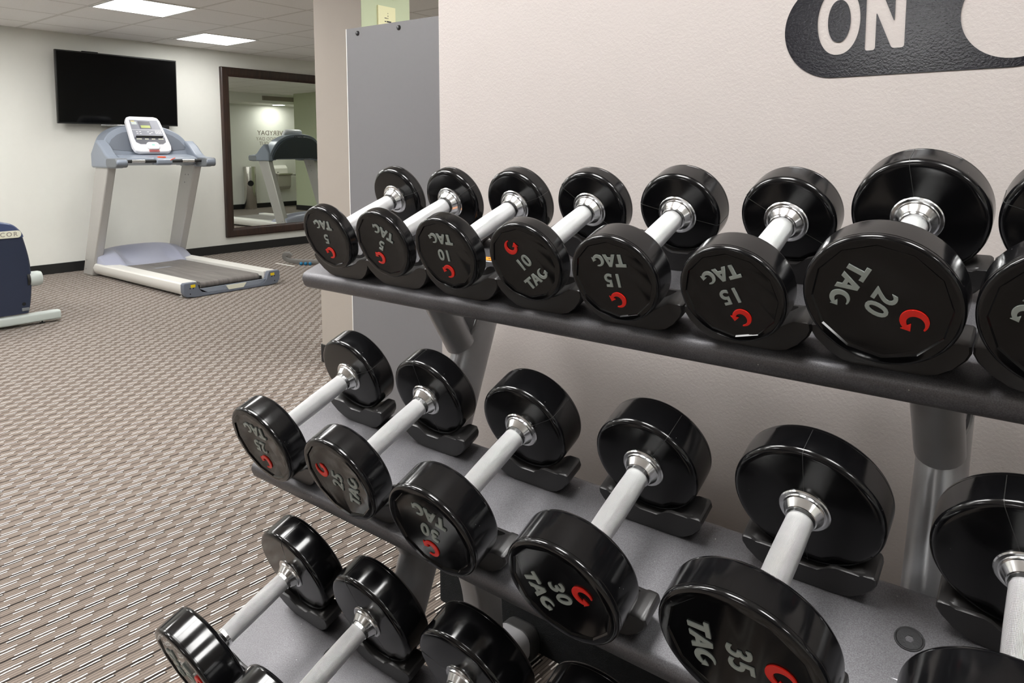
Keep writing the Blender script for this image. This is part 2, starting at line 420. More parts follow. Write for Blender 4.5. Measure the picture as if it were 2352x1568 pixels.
# ------------------------------------------------------------------ ceiling lights
def ceiling_light(x, y, label):
    t = thing('ceiling_light', label, 'ceiling light', (x, y, CEIL), group='square ceiling light panels')
    s = 0.305
    fr = MB()
    fr.box(-s, s, -s, -s+0.022, -0.008, 0.0); fr.box(-s, s, s-0.022, s, -0.008, 0.0)
    fr.box(-s, -s+0.022, -s+0.022, s-0.022, -0.008, 0.0); fr.box(s-0.022, s, -s+0.022, s-0.022, -0.008, 0.0)
    part('frame', fr, M['lamp_frame'], t)
    part('diffuser', MB().box(-s+0.022, s-0.022, -s+0.022, s-0.022, -0.004, 0.0), M['diffuser_dim' if x < -5.5 and y > 2 else 'diffuser'], t)
LL = ['square white ceiling light panel nearest the top edge of the photo, above the television',
      'square white ceiling light panel between the television and the mirror']
for i, (x, y) in enumerate(PANELS):
    ceiling_light(x, y, LL[i] if i < 2 else 'unseen square white ceiling light panel, assumed and placed to light the room')
# round downlight under the bulkhead
t = thing('downlight', 'round bright downlight under the bulkhead seen in the mirror', 'ceiling light', (-2.42, 9.05, 2.20))
part('rim', MB().lathe([(0.13, -0.008), (0.16, -0.008), (0.16, 0.0), (0.13, 0.0)], 32, 'Z', cap=False), M['lamp_frame'], t)
dm = mat('downlight_diffuser', (0.9, 0.9, 0.9), 0.5, emit=(1.0, 0.98, 0.93), es=55)
part('diffuser', MB().lathe([(0.001, -0.004), (0.13, -0.004), (0.13, 0.0), (0.001, 0.0)], 32, 'Z'), dm, t)

# ------------------------------------------------------------------ grey partition panel
px0, py0 = -2.111, 1.70
a = rad(2.7); L_ = 0.72
t = thing('partition_panel', 'tall flat grey panel with dark screws along its top edge, standing behind the rack wall', 'panel', (px0, py0, 0), a)
part('board', MB().box(0, L_, 0, 0.018, 0.0, 1.657), M['panel_grey'], t)
part('edge_strip', MB().box(-0.003, 0, -0.001, 0.019, 0.0, 1.657), M['panel_edge'], t)
for xx in (0.058, 0.262, 0.462, 0.662):
    part('screw', MB().lathe([(0.0005, -0.007), (0.005, -0.0065), (0.008, -0.003), (0.009, 0.0)], 16, 'Y', (xx, 0, 1.637)), M['screw'], t)

# signs on the green side of the column
for z0, ya, yb, lab in ((1.882, 2.622, 2.745, 'small cream room sign with tiny dark print on the green side of the column'), (2.040, 2.655, 2.745, 'cream sign on the green side of the column, cut off by the top edge')):
    t = thing('wall_sign', lab, 'sign', (-3.0, ya, z0))
    part('plate', MB().box(0, 0.010, 0, yb-ya, 0, 0.112), M['paper'], t)
    if z0 < 2:
        for (y0_, y1_, zz, hh_) in ((0.045, 0.056, 0.030, 0.005), (0.060, 0.092, 0.0285, 0.008), (0.045, 0.062, 0.048, 0.004), (0.066, 0.070, 0.047, 0.006), (0.066, 0.071, 0.060, 0.005), (0.067, 0.070, 0.074, 0.005)):
            part('print', MB().box(0.010, 0.0104, y0_, y1_, zz, zz+hh_), M['black_ink'], t)

# ------------------------------------------------------------------ ON sticker on the rack wall
def ell(cx, cy, rx, ry, n=48, a0=0, a1=360):
    return [(cx+rx*cos(rad(a0+(a1-a0)*i/n)), cy+ry*sin(rad(a0+(a1-a0)*i/n))) for i in range(n if a1-a0 == 360 else n+1)]
zb = 1.3455; R_ = 0.0845; zt = zb+2*R_; xc1 = -0.432+R_; xc2 = -0.432+0.423-R_
pill = ell(xc1, zb+R_, R_, R_, 40, 90, 270) + ell(xc2, zb+R_, R_, R_, 40, -90, 90)
knob = ell(xc2+0.002, zb+R_, R_*0.84, R_*0.84)
Oo = [(-0.342+0.0345*(abs(cos(a))**0.9)*(1 if cos(a) > 0 else -1), 1.4405+0.0565*sin(a)) for a in [2*pi*i/48 for i in range(48)]]
Oi = [(-0.341+0.0182*(abs(cos(a))**0.9)*(1 if cos(a) > 0 else -1), 1.4405+0.0355*sin(a)) for a in [2*pi*i/48 for i in range(48)]]
def rounded(poly, r, n=4):
    out = []; N = len(poly)
    for i in range(N):
        p0, p, p1 = Vector(poly[i-1]), Vector(poly[i]), Vector(poly[(i+1) % N])
        a_, b_ = (p0-p), (p1-p); rr = min(r, a_.length*0.45, b_.length*0.45)
        A, B = p+a_.normalized()*rr, p+b_.normalized()*rr
        for k in range(n+1):
            t_ = k/n; out.append(tuple((A*(1-t_)**2 + p*2*t_*(1-t_) + B*t_**2)))
    return out
Nn = [(-0.299, 1.387), (-0.283, 1.387), (-0.283, 1.449), (-0.258, 1.388), (-0.2395, 1.388), (-0.2395, 1.494), (-0.2555, 1.494), (-0.2555, 1.430), (-0.281, 1.494), (-0.299, 1.494)]
me = shape_mesh('wall_decal', [pill, knob, Oo, Oi, rounded(Nn, 0.005)], 0.0012, M['vinyl'])
o = link('wall_decal', me); o.matrix_world = plane_matrix((0, YR-0.0009, 0), (1, 0, 0), (0, 0, 1))
tag(o, 'glossy black vinyl toggle-switch decal reading ON, on the beige wall', 'wall decal')

# ------------------------------------------------------------------ TV
t = thing('television', 'large black flat television mounted on the wall above the treadmill', 'television', (-7.86, 3.375, 1.848))
tl = rad(2.0)
hw, hh = 0.595, 0.357
tvb = MB().box(-0.035, 0.0, -hw, hw, -hh, hh)
part('housing', tvb, M['tv_black'], t, 0.004)
part('screen', MB().box(0.0, 0.002, -hw+0.012, hw-0.012, -hh+0.014, hh-0.012), M['tv_screen'], t)
part('lower_trim', MB().box(-0.03, 0.004, -0.20, 0.10, -hh-0.012, -hh+0.001), M['silver'], t, 0.003, label='silver strip along the bottom')
part('speaker_bar', MB().box(-0.05, 0.0, 0.30, 0.50, -hh-0.03, -hh), M['tv_black'], t, 0.004)
part('top_camera', MB().box(-0.03, -0.005, -0.35, -0.20, hh, hh+0.008), M['tv_black'], t, 0.003)
part('wall_mount', MB().box(-0.14, -0.035, -0.15, 0.15, -0.15, 0.15), M['tv_black'], t)
t.rotation_euler = (0, tl, 0)

# ------------------------------------------------------------------ mirror
my0, my1, mz0, mz1, fw_ = 4.555, 6.02, 0.188, 2.206, 0.108
t = thing('wall_mirror', 'large wall mirror in a wide dark brown wooden frame', 'mirror', (XW, (my0+my1)/2, mz0))
hwm = (my1-my0)/2; hm = mz1-mz0
fr = MB()
prof = [(0.0, 0.0), (0.0, 0.038), (0.012, 0.045), (0.07, 0.035), (fw_-0.008, 0.018), (fw_, 0.012), (fw_, 0.0)]
cs = [(-hwm, 0, 1, 1), (hwm, 0, -1, 1), (hwm, hm, -1, -1), (-hwm, hm, 1, -1)]
vs = []
for (y, z_, sy, sz) in cs:
    for (d_, h_) in prof: vs.append((h_, y+sy*d_, z_+sz*d_))
n = len(prof); fs = []
for i in range(4):
    j = (i+1) % 4
    for k in range(n-1): fs.append((i*n+k, j*n+k, j*n+k+1, i*n+k+1))
fr.add(vs, fs); part('frame', fr, M['wood'], t, ang=20)
part('mirror_glass', MB().box(0.004, 0.011, -hwm+fw_-0.005, hwm-fw_+0.005, fw_-0.005, hm-fw_+0.005), M['mirror'], t)

# ------------------------------------------------------------------ treadmill
def catmull(pts, n=8):
    out = []; P = [pts[0]]+list(pts)+[pts[-1]]
    for i in range(1, len(P)-2):
        for k in range(n):
            t_ = k/n
            out.append(tuple(0.5*((2*P[i][c]) + (-P[i-1][c]+P[i+1][c])*t_ + (2*P[i-1][c]-5*P[i][c]+4*P[i+1][c]-P[i+2][c])*t_**2 + (-P[i-1][c]+3*P[i][c]-3*P[i+1][c]+P[i+2][c])*t_**3) for c in range(len(pts[0]))))
    out.append(tuple(pts[-1])); return out

def treadmill():
    t = thing('treadmill', 'silver grey treadmill with white console facing the television', 'treadmill', (-6.75, 3.335, 0), group='grey treadmills along the television wall')
    for s in (-1, 1):
        # side rail: flat pale top, rounded outer flank
        pr = [(0.315, 0.128), (0.315, 0.06), (0.36, 0.022), (0.42, 0.022), (0.445, 0.05), (0.455, 0.085), (0.450, 0.118), (0.440, 0.128)]
        pr = [(s*p[0], p[1]) for p in pr]
        if s < 0: pr = pr[::-1]
        part('side_rail', MB().prism(pr, 0, -0.80, 0.955), M['tread_white'], t, 0.004)
        # leaning upright
        up = MB().prism([(-1.01, 0.0), (-0.79, 0.0), (-0.30, 1.09), (-0.57, 1.09)], 1, s*0.455, s*0.375)
        u = part('upright', up, M['tread_post'], t, 0.012, 3)
        for (bx, bz) in ((-0.93, 0.06), (-0.90, 0.15), (-0.50, 0.98), (-0.44, 0.98), (-0.52, 0.90)):
            part('bolt', MB().lathe([(0.0005, 0.0), (0.008, 0.0), (0.008, 0.003), (0.0005, 0.0035)], 12, 'Y', (bx, s*0.375 - s*0.0 if bz > .5 else s*0.455, bz)), M['screw'], u)
        # arm rest
        arm = [(-0.46, 1.065), (-0.16, 1.062), (-0.09, 1.075), (-0.055, 1.105), (-0.065, 1.14), (-0.12, 1.158), (-0.24, 1.166), (-0.30, 1.19), (-0.40, 1.27), (-0.50, 1.33), (-0.62, 1.20), (-0.62, 1.065)]
        ar = MB().prism(arm, 1, s*0.375, s*0.475)
        part('arm_shell', ar, M['tread_plastic'], t, 0.022, 4)
        part('arm_pad', MB().prism(rrect(0.22, 0.085, 0.03, 4, -0.18, 1.112), 1, s*0.478, s*0.372), M['tread_grip'], t, 0.008, label='dark grey padded arm end')
        part('rear_foot', MB().lathe([(0.006, 0.012), (0.006, 0.05)], 10, 'Z', (0.90, s*0.40-0.02, 0)).lathe([(0.022, 0.0), (0.022, 0.006), (0.008, 0.014)], 16, 'Z', (0.90, s*0.40-0.02, 0)), M['silver'], t)
        part('front_support', MB().box(-0.72, -0.50, s*0.30-0.05, s*0.30+0.05, 0.0, 0.055), M['rubber'], t, 0.008)
        part('front_support', MB().box(0.74, 0.82, s*0.36-0.04, s*0.36+0.04, 0.008, 0.04), M['rubber'], t, 0.008)
    part('deck_frame', MB().box(-0.75, 0.93, -0.33, 0.33, 0.045, 0.085), M['rubber'], t)
    bl = MB().box(-0.55, 0.925, -0.275, 0.275, 0.078, 0.112)
    bl.lathe([(0.027, -0.275), (0.027, 0.275)], 24, 'Y', (0.925, 0, 0.085))
    b = part('belt', bl, M['belt'], t)
    lg = MB().box(-0.12, -0.06, -0.17, -0.02, 0.1122, 0.1126).box(-0.09, -0.08, -0.24, -0.18, 0.1122, 0.1126)
    part('belt_logo', lg, M['console_face'], b)
    # rear end cap with U notch
    ho = [(-0.455, 0.118), (-0.455, 0.05), (-0.43, 0.012), (-0.35, 0.002), (0.35, 0.002), (0.43, 0.012), (0.455, 0.05), (0.455, 0.118), (0.445, 0.13), (0.345, 0.13),
          (0.328, 0.10), (0.318, 0.065), (0.29, 0.036), (0.25, 0.026), (-0.25, 0.026), (-0.29, 0.036), (-0.318, 0.065), (-0.328, 0.10), (-0.345, 0.13), (-0.445, 0.13)]
    cp = part('end_cap', MB().prism(ho, 0, 0.955, 1.005), M['cap_grey'], t, 0.006, 3)
    part('name_plate', MB().prism([(-0.08, 0.062), (-0.055, 0.024), (0.085, 0.024), (0.115, 0.062)], 0, 1.0, 1.0065), M['cream_plate'], cp)
    part('cap_shelf', MB().prism([(-0.31, 0.066), (-0.24, 0.027), (0.24, 0.027), (0.31, 0.066)], 0, 0.985, 1.0), M['tread_plastic'], cp)
    for s in (-1, 1):
        part('warning_sticker', MB().box(1.005, 1.0065, s*0.375-0.018, s*0.375+0.022, 0.088, 0.112), M['yellow'], cp)
        for (yy, zz) in ((0.398, 0.082), (0.37, 0.080), (0.398, 0.036)):
            part('screw_hole', MB().lathe([(0.0005, 1.0056), (0.0055, 1.0056), (0.0055, 1.004)], 12, 'X', (0, s*yy, zz)), M['hole'], cp)
    # motor hood: height field
    nx, ny = 22, 40; g = MB(); vs = []; fs = []
    def hz(x, y):
        q = abs(y)/0.43
        top = 0.275 - 0.085*q**3.2 - 0.02*q
        u = (x+0.97)/0.52
        if abs(y) < 0.25: drop = 1.0
        else: drop = 1.0
        rise = min(1, (u/0.22))**0.5 if u > 0 else 0
        k = 0 if u < 0.30 else (u-0.30)/0.70
        fall = 1 - (sin(k*pi/2)**1.2)
        z = 0.115 + (top-0.115)*(0.35+0.65*rise)*fall
        return z
    for i in range(nx+1):
        for j in range(ny+1):
            y = -0.43+0.86*j/ny
            xe = -0.42 - 0.16*(abs(y)/0.43)**2.5 + (0.05 if abs(y) > 0.27 else 0)
            x = -0.97+(xe+0.97)*i/nx
            u = i/nx; q = abs(y)/0.43
            top = 0.275 - 0.06*q**2.6
            rise = min(1, u/0.25)**0.5; k = max(0, (u-0.3)/0.7)
            conc = 1-sin(k*pi/2) if abs(y) < 0.24 else cos(k*pi/2)
            if 0.20 < abs(y) < 0.28:
                w_ = (abs(y)-0.20)/0.08; conc = (1-w_)*(1-sin(k*pi/2)) + w_*cos(k*pi/2)
            base = 0.112
            vs.append((x, y, base+(top-base)*(0.5+0.5*rise)*conc))
    N = ny+1
    for i in range(nx):
        for j in range(ny): fs.append((i*N+j, (i+1)*N+j, (i+1)*N+j+1, i*N+j+1))
    # skirt
    o_ = len(vs); ring = [(i, 0) for i in range(nx+1)]+[(nx, j) for j in range(1, ny+1)]+[(i, ny) for i in range(nx-1, -1, -1)]+[(0, j) for j in range(ny-1, 0, -1)]
    for (i, j) in ring: v_ = vs[i*N+j]; vs.append((v_[0], v_[1], 0.09))
    R = len(ring)
    for k in range(R):
        k2 = (k+1) % R; fs.append((ring[k][0]*N+ring[k][1], ring[k2][0]*N+ring[k2][1], o_+k2, o_+k))
    g.add(vs, fs); part('motor_hood', g, M['tread_hood'], t, ang=88)
    # console arch
    half = catmull([(-0.450, 1.08), (-0.450, 1.16), (-0.425, 1.26), (-0.36, 1.37), (-0.25, 1.44), (-0.12, 1.474), (0.0, 1.482)], 5)
    out = half + [(-p[0], p[1]) for p in half[::-1][1:]]
    lo = [(0.455, 1.08), (0.33, 1.075), (0.30, 1.11), (0.18, 1.12), (0.0, 1.10), (-0.18, 1.12), (-0.30, 1.11), (-0.33, 1.075)]
    outline = out + lo[1:]
    sh = part('console_shell', MB().prism(outline, 0, -0.60, -0.40).shear(), M['tread_plastic'], t, 0.02, 4)
    inner = [(p[0]*0.9, 1.20+(p[1]-1.20)*0.84) for p in out if p[1] > 1.20]
    part('shell_back', MB().prism([(p[0]*0.90, 1.11+(p[1]-1.11)*0.88) for p in out]+[(0.30, 1.10), (-0.30, 1.10)], 0, -0.645, -0.59).shear(), M['tread_back'], sh, 0.02, 3, label='dark slate back shell')
    me = text_mesh('brand_lettering', 'PRECOR', 0.05, 0.002, M['silver'], 0.0008, 1.1)
    o = link('brand_lettering', me, sh); o.matrix_local = plane_matrix((-0.6025-0.45*0.337, 0.0, 1.437), (0, -1, 0), (-0.45, 0, 1))
    for s in (-1, 1):
        pk = [(s*p[0], p[1]) for p in [(0.21, 1.40), (0.27, 1.375), (0.33, 1.33), (0.375, 1.26), (0.36, 1.235), (0.15, 1.215), (0.15, 1.41)]]
        if s < 0: pk = pk[::-1]
        part('side_pocket', MB().prism(pk, 0, -0.402, -0.397).shear(), M['tread_dark'], sh, 0.002)
        part('cup_holder', MB().prism(rrect(0.20, 0.085, 0.04, 5, s*0.26, 1.145), 0, -0.42, -0.385), M['tread_dark'], sh, 0.01, 3)
    # lower tray
    part('console_tray', MB().prism([(-0.42, 1.19), (-0.28, 1.175), (-0.20, 1.15), (-0.20, 1.11), (-0.30, 1.085), (-0.45, 1.085)], 1, -0.36, 0.36), M['tread_plastic'], t, 0.015, 3)
    # tilted white console (local plane)
    dx_, dz_ = 0.245, 0.348
    upv = Vector((-dx_, 0, dz_)).normalized(); ctr = Vector((-0.485, 0.0, 1.371)); nrm = Vector((0, 1, 0)).cross(upv)
    Mx = plane_matrix(ctr, (0, 1, 0), upv)
    def onface(name, loops_or_mb, m, parent, bev=0, label=None):
        o = part(name, loops_or_mb, m, parent, bev, 3, label=label); o.matrix_local = Mx if parent is t else Matrix(); return o
    Hc = sqrt(dx_**2+dz_**2)
    top_w, bot_w = 0.33, 0.37
    cons = [(-bot_w/2+0.05, -Hc/2), (bot_w/2-0.05, -Hc/2), (bot_w/2-0.012, -Hc/2+0.02), (bot_w/2, -Hc/2+0.07), (top_w/2, Hc/2-0.05), (top_w/2-0.015, Hc/2-0.012), (top_w/2-0.05, Hc/2), (-top_w/2+0.05, Hc/2), (-top_w/2+0.015, Hc/2-0.012), (-top_w/2, Hc/2-0.05), (-bot_w/2, -Hc/2+0.07), (-bot_w/2+0.012, -Hc/2+0.02)]
    cn = onface('console', MB().prism(cons, 2, -0.02, 0.03), M['console_white'], t, 0.012, 'white console surround')
    face = [(-0.11, -0.125), (0.11, -0.125), (0.145, -0.10), (0.150, -0.06), (0.135, 0.165), (-0.135, 0.165), (-0.150, -0.06), (-0.145, -0.10)]
    f_ = part('control_face', MB().prism(face, 2, 0.029, 0.0315), M['console_face'], cn)
    part('screen_bezel', MB().prism([(-0.06, 0.15), (-0.06, 0.06), (0.055, 0.06), (0.055, 0.15)][::-1], 2, 0.0315, 0.0325), M['console_dark'], cn)
    part('lcd_display', MB().box(-0.045, 0.045, 0.07, 0.10, 0.0325, 0.0335), M['lcd'], cn)
    part('divider', MB().box(-0.145, 0.145, 0.045, 0.048, 0.0315, 0.0322), M['console_white'], cn)
    part('warning_label', MB().box(-0.125, -0.075, 0.11, 0.145, 0.0315, 0.0322), M['bar_grey'], cn)
    part('warning_label', MB().box(-0.125, -0.09, 0.147, 0.153, 0.0315, 0.0322), M['yellow'], cn)
    keys = MB()
    for r in range(3):
        for c in range(4): keys.box(0.075+c*0.016, 0.085+c*0.016, 0.0+r*0.014, 0.008+r*0.014, 0.0315, 0.0325)
    for (x, y) in ((-0.11, 0.02), (-0.08, 0.022), (-0.11, 0.0), (-0.08, -0.002), (-0.005, 0.02), (0.01, -0.002), (0.03, 0.012)): keys.box(x, x+0.018, y, y+0.006, 0.0315, 0.0325)
    part('keypad', keys, M['console_white'], cn)
    row = MB()
    for (x0_, x1_) in ((-0.13, -0.08), (-0.05, -0.015), (0.015, 0.05), (0.08, 0.13)): row.box(x0_, x1_, -0.068, -0.058, 0.0315, 0.0325)
    part('key_row', row, M['cream_plate'], cn)
    part('lower_face', MB().prism([(-0.105, -0.123), (0.105, -0.123), (0.14, -0.1), (0.145, -0.045), (-0.145, -0.045), (-0.14, -0.1)], 2, 0.0312, 0.0318), M['console_dark'], cn)
    part('book_stop', MB().box(-0.13, 0.13, -0.045, -0.033, 0.033, 0.05), M['rubber'], cn, 0.004, label='black reading-rack bar')
    part('start_button', MB().prism(rrect(0.12, 0.085, 0.03, 5, 0.0, -0.15), 2, 0.028, 0.05), M['console_white'], cn, 0.008)
    part('start_light', MB().prism(rrect(0.03, 0.02, 0.008, 3, 0.0, -0.145), 2, 0.05, 0.0507), M['mint'], cn)
    part('safety_tab', MB().box(-0.05, 0.05, -0.212, -0.188, 0.0, 0.032), M['pink_plastic'], cn, 0.003)
    # TV remote stuck on the console shell
    rc = part('remote_strip', MB().prism([(0.165, 1.41), (0.20, 1.41), (0.235, 1.225), (0.20, 1.225)], 0, -0.398, -0.385).shear(), M['console_dark'], sh, 0.002)
    kb = MB()
    for i in range(7):
        for j in range(2): kb.box(-0.385, -0.3835, 0.173+j*0.012+i*0.0045, 0.180+j*0.012+i*0.0045, 1.395-i*0.02, 1.401-i*0.02)
    part('remote_keys', kb.shear(), M['white_ink'], rc)
    # handlebar
    hb = MB().lathe([(0.015, -0.375), (0.015, 0.375)], 20, 'Y', (-0.17, 0, 1.125))
    h = part('handlebar', hb, M['rubber'], t)
    for s in (-1, 1):
        part('pulse_sensor', MB().lathe([(0.0165, s*0.24-0.06), (0.0165, s*0.24+0.06)], 20, 'Y', (-0.17, 0, 1.125)), M['silver'], h)
    st = part('stop_housing', MB().prism([(-0.26, 1.165), (-0.17, 1.155), (-0.14, 1.135), (-0.14, 1.10), (-0.17, 1.085), (-0.26, 1.09)], 1, -0.075, 0.075), M['tread_plastic'], t, 0.01, 3)
    part('stop_button', MB().lathe([(0.0005, 0.014), (0.035, 0.010), (0.042, 0.0)], 20, 'Z', (-0.21, 0, 1.158)), M['red_plastic'], st)
    part('safety_cord', MB().sweep(catmull([(-0.15, 0.05, 1.13), (-0.13, 0.07, 1.145), (-0.125, 0.09, 1.155)], 4), ell(0, 0, 0.004, 0.004, 6)), M['red_plastic'], st)
    return t
T1 = treadmill()
T1['label'] = 'silver grey treadmill with white console facing the television'
T2 = copy_tree(T1)
T2.location = (-5.60, 6.78, 0)
T2['label'] = 'second grey treadmill, seen only in the mirror from behind its console'

# ------------------------------------------------------------------ navy exercise machine at the left edge
t = thing('exercise_machine', 'navy blue exercise machine with pale grey floor bar, cut off at the left edge', 'exercise machine', (-5.75, 1.43, 0))
hf = catmull([(0.0, 0.735), (0.17, 0.731), (0.27, 0.715), (0.325, 0.66), (0.345, 0.60), (0.37, 0.46), (0.376, 0.32), (0.365, 0.18), (0.347, 0.088)], 4)
out = [(-p[0], p[1]) for p in hf[::-1]] + hf[1:]
def scaled(o_, s_, dz=0): return [(p[0]*s_, 0.088+(p[1]-0.088)*(1+(s_-1)*0.5)+dz) for p in o_]
sh = MB(); rings = [(-0.75, 0.9), (-0.6, 0.97), (-0.3, 1.0), (-0.03, 1.0), (-0.008, 0.99), (0.0, 0.965)]
n = len(out); vs = []
for (xx, sc_) in rings: vs += [(xx, p[0], p[1]) for p in scaled(out, sc_)]
fs = [(i*n+k, i*n+(k+1) % n, (i+1)*n+(k+1) % n, (i+1)*n+k) for i in range(len(rings)-1) for k in range(n)]
fs += [tuple(range(n)), tuple((len(rings)-1)*n+k for k in range(n))]
sh.add(vs, fs); body = part('shroud', sh, M['navy'], t, ang=30)
cap_o = [p for p in scaled(out, 1.012, 0.003) if p[1] > 0.608]
vs = []; rr = [(-0.76, 0.91), (-0.6, 0.975), (-0.3, 1.0), (-0.03, 1.0), (0.0, 0.985), (0.006, 0.96)]
n2 = len(cap_o)
for (xx, sc_) in rr: vs += [(xx, p[0]*sc_, 0.608+(p[1]-0.608)*(1+(sc_-1)*1.5)) for p in cap_o]
fs = [(i*n2+k, i*n2+(k+1) % n2, (i+1)*n2+(k+1) % n2, (i+1)*n2+k) for i in range(len(rr)-1) for k in range(n2)]
fs += [tuple(range(n2)), tuple((len(rr)-1)*n2+k for k in range(n2))]
part('top_cover', MB().add(vs, fs), M['navy_light'], t, ang=30, label='steel blue top cover')
bd = part('name_badge', MB().prism(rrect(0.62, 0.05, 0.024, 6, 0.015, 0.650), 0, 0.0, 0.010), M['cream_plate'], t, 0.002)
me = text_mesh('badge_lettering', 'PRECOR', 0.042, 0.001, M['grey_ink'], 0.0006, 1.35)
o = link('badge_lettering', me, bd); o.matrix_local = plane_matrix((0.0108, 0.205, 0.650), (0, 1, 0), (0, 0, 1))
part('crank_knob', MB().lathe([(0.045, 0.36), (0.052, 0.375), (0.052, 0.42), (0.046, 0.438), (0.001, 0.442)], 28, 'Y', (-0.03, 0, 0.322)), M['bar_grey'], t)
part('crank_hub', MB().lathe([(0.05, 0.345), (0.05, 0.362)], 24, 'Y', (-0.03, 0, 0.322)), M['rubber'], t)
part('floor_bar', MB().prism(rrect(0.075, 0.062, 0.014, 4, 0.0, 0.05), 1, -0.53, 0.53), M['bar_grey'], t, 0.003)
for s in (-1, 1):
    part('levelling_foot', MB().lathe([(0.006, 0.006), (0.006, 0.03)], 8, 'Z', (0, s*0.42, 0)).lathe([(0.018, 0), (0.018, 0.007)], 14, 'Z', (0, s*0.42, 0)), M['rubber'], t)
part('frame_rail', MB().box(-0.9, -0.03, -0.04, 0.04, 0.03, 0.095), M['bar_grey'], t, 0.006)
part('screw_hole', MB().lathe([(0.0005, 0.002), (0.012, 0.002), (0.012, -0.004)], 14, 'X', (0, 0.315, 0.155)), M['hole'], t)
part('rubber_stop', MB().box(-0.01, 0.006, 0.30, 0.345, 0.105, 0.128), M['tread_grip'], t, 0.004)

# ------------------------------------------------------------------ small hooked metal foot by the mirror
t = thing('equipment_foot', 'small hooked grey metal foot with blue plastic beads on the carpet beside the rack end', 'equipment foot', (-6.47, 4.62, 0))
hk = catmull([(-0.16, -0.10, 0.085), (-0.185, -0.12, 0.115), (-0.22, -0.14, 0.10), (-0.20, -0.13, 0.055), (-0.12, -0.07, 0.035), (0.0, 0.0, 0.032), (0.12, 0.10, 0.035), (0.24, 0.2, 0.035)], 5)
part('hook', MB().sweep(hk, rrect(0.03, 0.05, 0.006, 3), up=Vector((0.5, -0.8, 0.1))), M['foot_grey'], t)
for i in range(3):
    part('blue_bead', MB().lathe([(0.0005, 0.0)]+[(0.019*sin(pi*k/8), 0.019-0.019*cos(pi*k/8)) for k in range(1, 8)]+[(0.0005, 0.038)], 14, 'Z', (-0.02+0.038*i, -0.075+0.03*i, 0)), M['blue'], t)
part('white_strip', MB().box(-0.36, -0.02, -0.17, -0.15, 0.0, 0.004), M['fountain_white'], t)

# ------------------------------------------------------------------ things seen in the mirror
t = thing('waste_bin', 'tall round stainless steel waste bin with a round opening, seen in the mirror', 'waste bin', (-2.27, 8.40, 0))
part('body', MB().lathe([(0.122, 0.0), (0.122, 0.015), (0.125, 0.02), (0.125, 0.88), (0.122, 0.892), (0.10, 0.895), (0.001, 0.895)], 40, 'Z'), M['steel'], t)
part('opening', MB().lathe([(0.001, 0.006), (0.06, 0.006), (0.06, -0.03), (0.001, -0.03)], 28, 'X', (0, 0, 0)), M['hole'], t).matrix_local = Matrix.Rotation(rad(205), 4, 'Z') @ Matrix.Translation((0.122, 0, 0.545))
t = thing('drinking_fountain', 'grey and white wall-mounted drinking fountain seen in the mirror behind the second treadmill', 'drinking fountain', (XT, 9.2, 0))
part('cabinet', MB().prism([(-0.24, 0.72), (-0.22, 0.45), (-0.16, 0.38), (0, 0.38), (0, 0.72)], 1, -0.17, 0.17), M['fountain_grey'], t, 0.012)
part('splash_panel', MB().prism([(-0.10, 0.72), (-0.10, 0.84), (-0.03, 0.905), (0, 0.905), (0, 0.72)], 1, -0.18, 0.18), M['fountain_white'], t, 0.012)
part('basin', MB().prism(rrect(0.30, 0.42, 0.06, 5, -0.14, 0.0), 2, 0.70, 0.735), M['steel'], t, 0.008)
part('spout', MB().box(-0.10, -0.04, -0.10, -0.05, 0.735, 0.775), M['steel'], t, 0.01)
part('push_bar', MB().lathe([(0.02, 0.18), (0.022, 0.19), (0.022, 0.33), (0.028, 0.335), (0.028, 0.38), (0.02, 0.385)], 16, 'Y', (-0.12, 0, 0.70)), M['silver'], t)
for txt, size, y, z_, m_, lab in (('EVERYDAY', 0.142, 9.07, 1.605, 'taupe_ink', 'largest line of dark wall lettering reading EVERYDAY, seen reversed in the mirror'),
                           ('GOOD DAY', 0.105, 8.975, 1.478, 'grey_ink', 'pale grey wall lettering reading GOOD DAY under the largest line, seen in the mirror'),
                           ('OUT', 0.105, 8.87, 1.38, 'grey_ink', 'pale grey wall lettering reading OUT, lowest line seen in the mirror')):
    o = link('wall_lettering', text_mesh('wall_lettering', txt, size, 0.002, M[m_], 0.0, 1.03))
    o.matrix_world = plane_matrix((XT-0.0015, y, z_), (0, -1, 0), (0, 0, 1)); tag(o, lab, 'lettering', 'lettering on the far wall')

